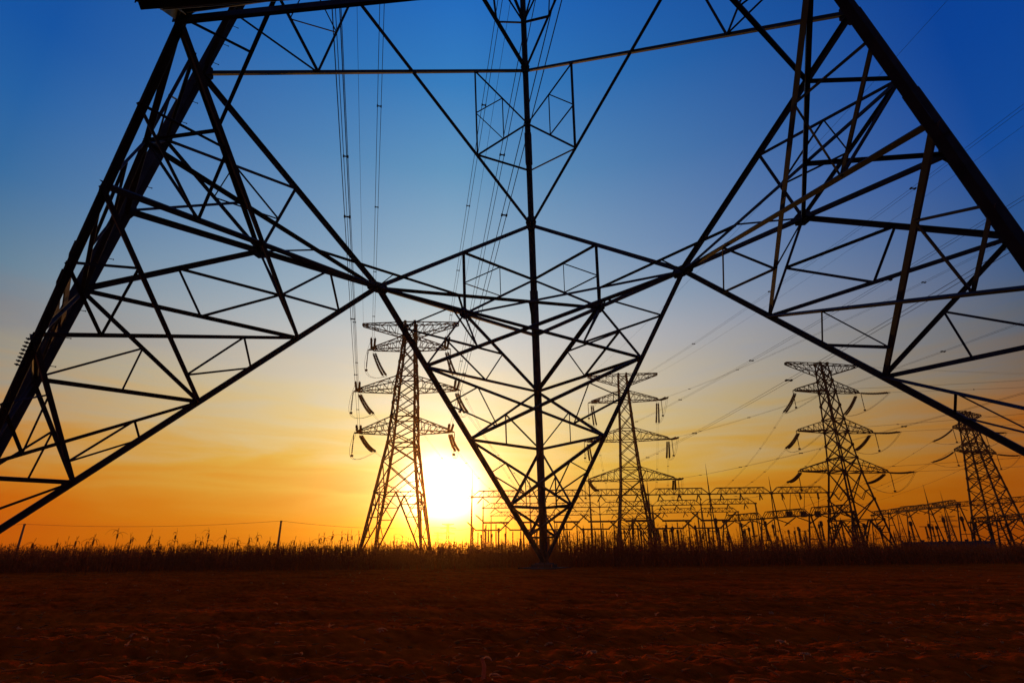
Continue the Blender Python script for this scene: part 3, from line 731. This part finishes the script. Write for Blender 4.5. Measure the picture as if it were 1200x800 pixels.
w = bpy.data.worlds.new('World'); scene.world = w; w.use_nodes = True; nt = w.node_tree; nt.nodes.clear()
N = nt.nodes.new; Lk = nt.links.new
out = N('ShaderNodeOutputWorld'); bgn = N('ShaderNodeBackground'); tc = N('ShaderNodeTexCoord')
nv = N('ShaderNodeVectorMath'); nv.operation = 'NORMALIZE'; Lk(tc.outputs['Generated'], nv.inputs[0])
sx = N('ShaderNodeSeparateXYZ'); Lk(nv.outputs[0], sx.inputs[0])
def math_(op, a, b=None, clamp=False):
    m = N('ShaderNodeMath'); m.operation = op; m.use_clamp = clamp
    for i, q in enumerate((a, b)):
        if q is None: continue
        if isinstance(q, (int, float)): m.inputs[i].default_value = q
        else: Lk(q, m.inputs[i])
    return m.outputs[0]
el = math_('ARCSINE', sx.outputs['Z'])
elf = math_('DIVIDE', math_('ADD', math_('MULTIPLY', el, 180/math.pi), 10), 100)      # 0..1 over -10..90 deg
hl = math_('MAXIMUM', math_('SQRT', math_('SUBTRACT', 1, math_('MULTIPLY', sx.outputs['Z'], sx.outputs['Z']))), .001)
ca = math_('DIVIDE', math_('ADD', math_('MULTIPLY', sx.outputs['X'], math.cos(R(SAZ))), math_('MULTIPLY', sx.outputs['Y'], math.sin(R(SAZ)))), hl)
daz = math_('MULTIPLY', math_('ARCCOSINE', math_('MINIMUM', math_('MAXIMUM', ca, -1), 1)), 180/math.pi)
sc = math_('SUBTRACT', math_('MULTIPLY', sx.outputs['X'], math.sin(R(SAZ))), math_('MULTIPLY', sx.outputs['Y'], math.cos(R(SAZ))))   # >0 right of the sun
# faint streaky cloud: shifts the elevation lookup
mpn = N('ShaderNodeMapping'); mpn.inputs['Scale'].default_value = (2.2, 2.2, 16); Lk(nv.outputs[0], mpn.inputs['Vector'])
cn = N('ShaderNodeTexNoise'); cn.inputs['Scale'].default_value = 2.2; cn.inputs['Detail'].default_value = 7; cn.inputs['Distortion'].default_value = .6; Lk(mpn.outputs[0], cn.inputs['Vector'])
env = math_('MULTIPLY', math_('MULTIPLY', math_('SUBTRACT', 1, math_('DIVIDE', math_('ABSOLUTE', math_('SUBTRACT', elf, .20)), .13), True), .12), math_('SUBTRACT', cn.outputs['Fac'], .5))
elf2 = math_('ADD', elf, env)
def ramp(stops):
    rp = N('ShaderNodeValToRGB'); cr_ = rp.color_ramp; cr_.interpolation = 'LINEAR'
    cr_.elements[0].position = (stops[0][0]+10)/100; cr_.elements[0].color = srgb(*stops[0][1])
    cr_.elements[1].position = (stops[-1][0]+10)/100; cr_.elements[1].color = srgb(*stops[-1][1])
    for e_, c_ in stops[1:-1]:
        q = cr_.elements.new((e_+10)/100); q.color = srgb(*c_)
    Lk(elf2, rp.inputs['Fac']); return rp.outputs['Color']
SUN_ = ramp([(-6, (190, 80, 0)), (0, (226, 128, 0)), (3.8, (232, 160, 4)), (7.8, (240, 196, 66)), (12, (241, 214, 146)), (16.5, (232, 216, 186)), (21, (210, 207, 202)), (25, (174, 192, 203)), (30, (142, 172, 196)), (38, (96, 148, 190)), (46, (52, 124, 190)), (53, (32, 106, 188)), (70, (16, 72, 160)), (90, (12, 56, 140))])
LEFT_ = ramp([(-6, (150, 60, 0)), (0, (186, 66, 0)), (3.1, (194, 76, 0)), (6, (192, 96, 10)), (8.5, (184, 116, 52)), (11, (172, 132, 92)), (14.5, (140, 136, 126)), (18, (114, 121, 132)), (21.5, (88, 124, 150)), (28, (54, 108, 160)), (34, (34, 96, 164)), (39, (20, 84, 162)), (60, (12, 62, 150)), (90, (12, 56, 140))])
RIGHT_ = ramp([(-6, (100, 42, 2)), (0, (136, 50, 0)), (2.5, (146, 58, 0)), (6, (156, 74, 12)), (9, (140, 83, 44)), (13, (104, 90, 82)), (17, (78, 90, 108)), (22, (48, 86, 136)), (30, (18, 74, 152)), (38, (8, 66, 150)), (60, (8, 52, 135)), (90, (12, 56, 140))])
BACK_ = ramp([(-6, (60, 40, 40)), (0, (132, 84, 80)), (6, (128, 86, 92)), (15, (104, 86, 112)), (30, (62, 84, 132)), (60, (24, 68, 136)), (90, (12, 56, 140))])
def mixc(f, a, b, mode='MIX'):
    m = N('ShaderNodeMix'); m.data_type = 'RGBA'; m.blend_type = mode
    if isinstance(f, (int, float)): m.inputs[0].default_value = f
    else: Lk(f, m.inputs[0])
    for k, q in ((6, a), (7, b)):
        if isinstance(q, tuple): m.inputs[k].default_value = q
        else: Lk(q, m.inputs[k])
    return m.outputs[2]
def mr(x, a, b, smooth=True):
    m = N('ShaderNodeMapRange'); m.interpolation_type = 'SMOOTHSTEP' if smooth else 'LINEAR'
    m.inputs['From Min'].default_value = a; m.inputs['From Max'].default_value = b; Lk(x, m.inputs['Value']); return m.outputs['Result']
left = mixc(math_('POWER', mr(daz, 1, 42, False), 1.1), SUN_, LEFT_)
right = mixc(math_('POWER', mr(daz, 1, 54, False), 1.0), SUN_, RIGHT_)
front = mixc(mr(sc, -.08, .08), left, right)
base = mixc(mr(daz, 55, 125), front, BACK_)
# glow round the sun
dt = N('ShaderNodeVectorMath'); dt.operation = 'DOT_PRODUCT'; Lk(nv.outputs[0], dt.inputs[0]); dt.inputs[1].default_value = sd
th = math_('MULTIPLY', math_('ARCCOSINE', math_('MINIMUM', dt.outputs['Value'], .9999999)), 180/math.pi)
def expo(k): return math_('EXPONENT', math_('MULTIPLY', th, -1/k))
def scale_(c, f):
    m = N('ShaderNodeVectorMath'); m.operation = 'SCALE'; m.inputs[0].default_value = c; Lk(f, m.inputs['Scale']); return m.outputs[0]
def add_(a, b):
    m = N('ShaderNodeVectorMath'); m.operation = 'ADD'; Lk(a, m.inputs[0]); Lk(b, m.inputs[1]); return m.outputs[0]
wn = N('ShaderNodeTexNoise'); wn.inputs['Scale'].default_value = 9; wn.inputs['Detail'].default_value = 3; Lk(nv.outputs[0], wn.inputs['Vector'])
thw = math_('ADD', th, math_('MULTIPLY', math_('SUBTRACT', wn.outputs['Fac'], .5), 3.2))      # thin cloud breaks up the edge of the glare
core = math_('SUBTRACT', 1, mr(thw, 1.0, 5.9))
gl = add_(scale_((1.8, 1.5, .95), expo(3.6)), scale_((.30, .32, .18), expo(9)))
# low in the sky the glare turns yellow: the air takes out the blue
grp_ = N('ShaderNodeValToRGB'); ge = grp_.color_ramp.elements
ge[0].position = .1; ge[0].color = (1, .62, .02, 1); ge[1].position = .17; ge[1].color = (1, 1, 1, 1)
q = ge.new(.122); q.color = (1, .78, .14, 1); q = ge.new(.138); q.color = (1, .95, .66, 1); Lk(elf, grp_.inputs['Fac'])
gm_ = N('ShaderNodeVectorMath'); gm_.operation = 'MULTIPLY'; Lk(gl, gm_.inputs[0]); Lk(grp_.outputs['Color'], gm_.inputs[1])
gl2 = N('ShaderNodeVectorMath'); gl2.operation = 'MULTIPLY'; Lk(scale_((3.4, 2.9, 1.9), core), gl2.inputs[0]); Lk(grp_.outputs['Color'], gl2.inputs[1])
glow = add_(gm_.outputs[0], gl2.outputs[0])
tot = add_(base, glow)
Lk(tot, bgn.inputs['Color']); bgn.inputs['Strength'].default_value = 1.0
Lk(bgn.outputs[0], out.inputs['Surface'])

# the evening air: one even, thin volume round everything
HAZE = True
if HAZE:
    hb = MB(); hb.prism([(-1350, -1350), (1350, -1350), (1350, 1350), (-1350, 1350)], V((0, 0, -2)), V((0, 0, 62)), V((1, 0, 0)), V((0, 1, 0)))
    hm = bpy.data.materials.new('evening_haze'); hm.use_nodes = True; hn = hm.node_tree; hn.nodes.clear()
    ho = hn.nodes.new('ShaderNodeOutputMaterial'); hv = hn.nodes.new('ShaderNodeVolumePrincipled')
    hv.inputs['Color'].default_value = (.92, .5, .2, 1); hv.inputs['Density'].default_value = .00024; hv.inputs['Anisotropy'].default_value = .92
    hn.links.new(hv.outputs[0], ho.inputs['Volume'])
    hz_ = hb.build('haze', hm, None, (0, 0, 0)); tag(hz_, 'thin warm evening haze', 'haze', kind='stuff'); hz_.visible_shadow = True

# ------------------------------------------------------------------ render settings
scene.view_settings.view_transform = 'Standard'; scene.view_settings.look = 'None'; scene.view_settings.exposure = 0; scene.view_settings.gamma = 1
scene.cycles.use_denoising = True; scene.cycles.denoiser = 'OPENIMAGEDENOISE'; scene.cycles.denoising_input_passes = 'RGB_ALBEDO_NORMAL'
scene.cycles.max_bounces = 4; scene.cycles.diffuse_bounces = 2; scene.cycles.glossy_bounces = 2
scene.render.film_transparent = False
for o in bpy.data.objects:
    if '_w' in o: del o['_w']
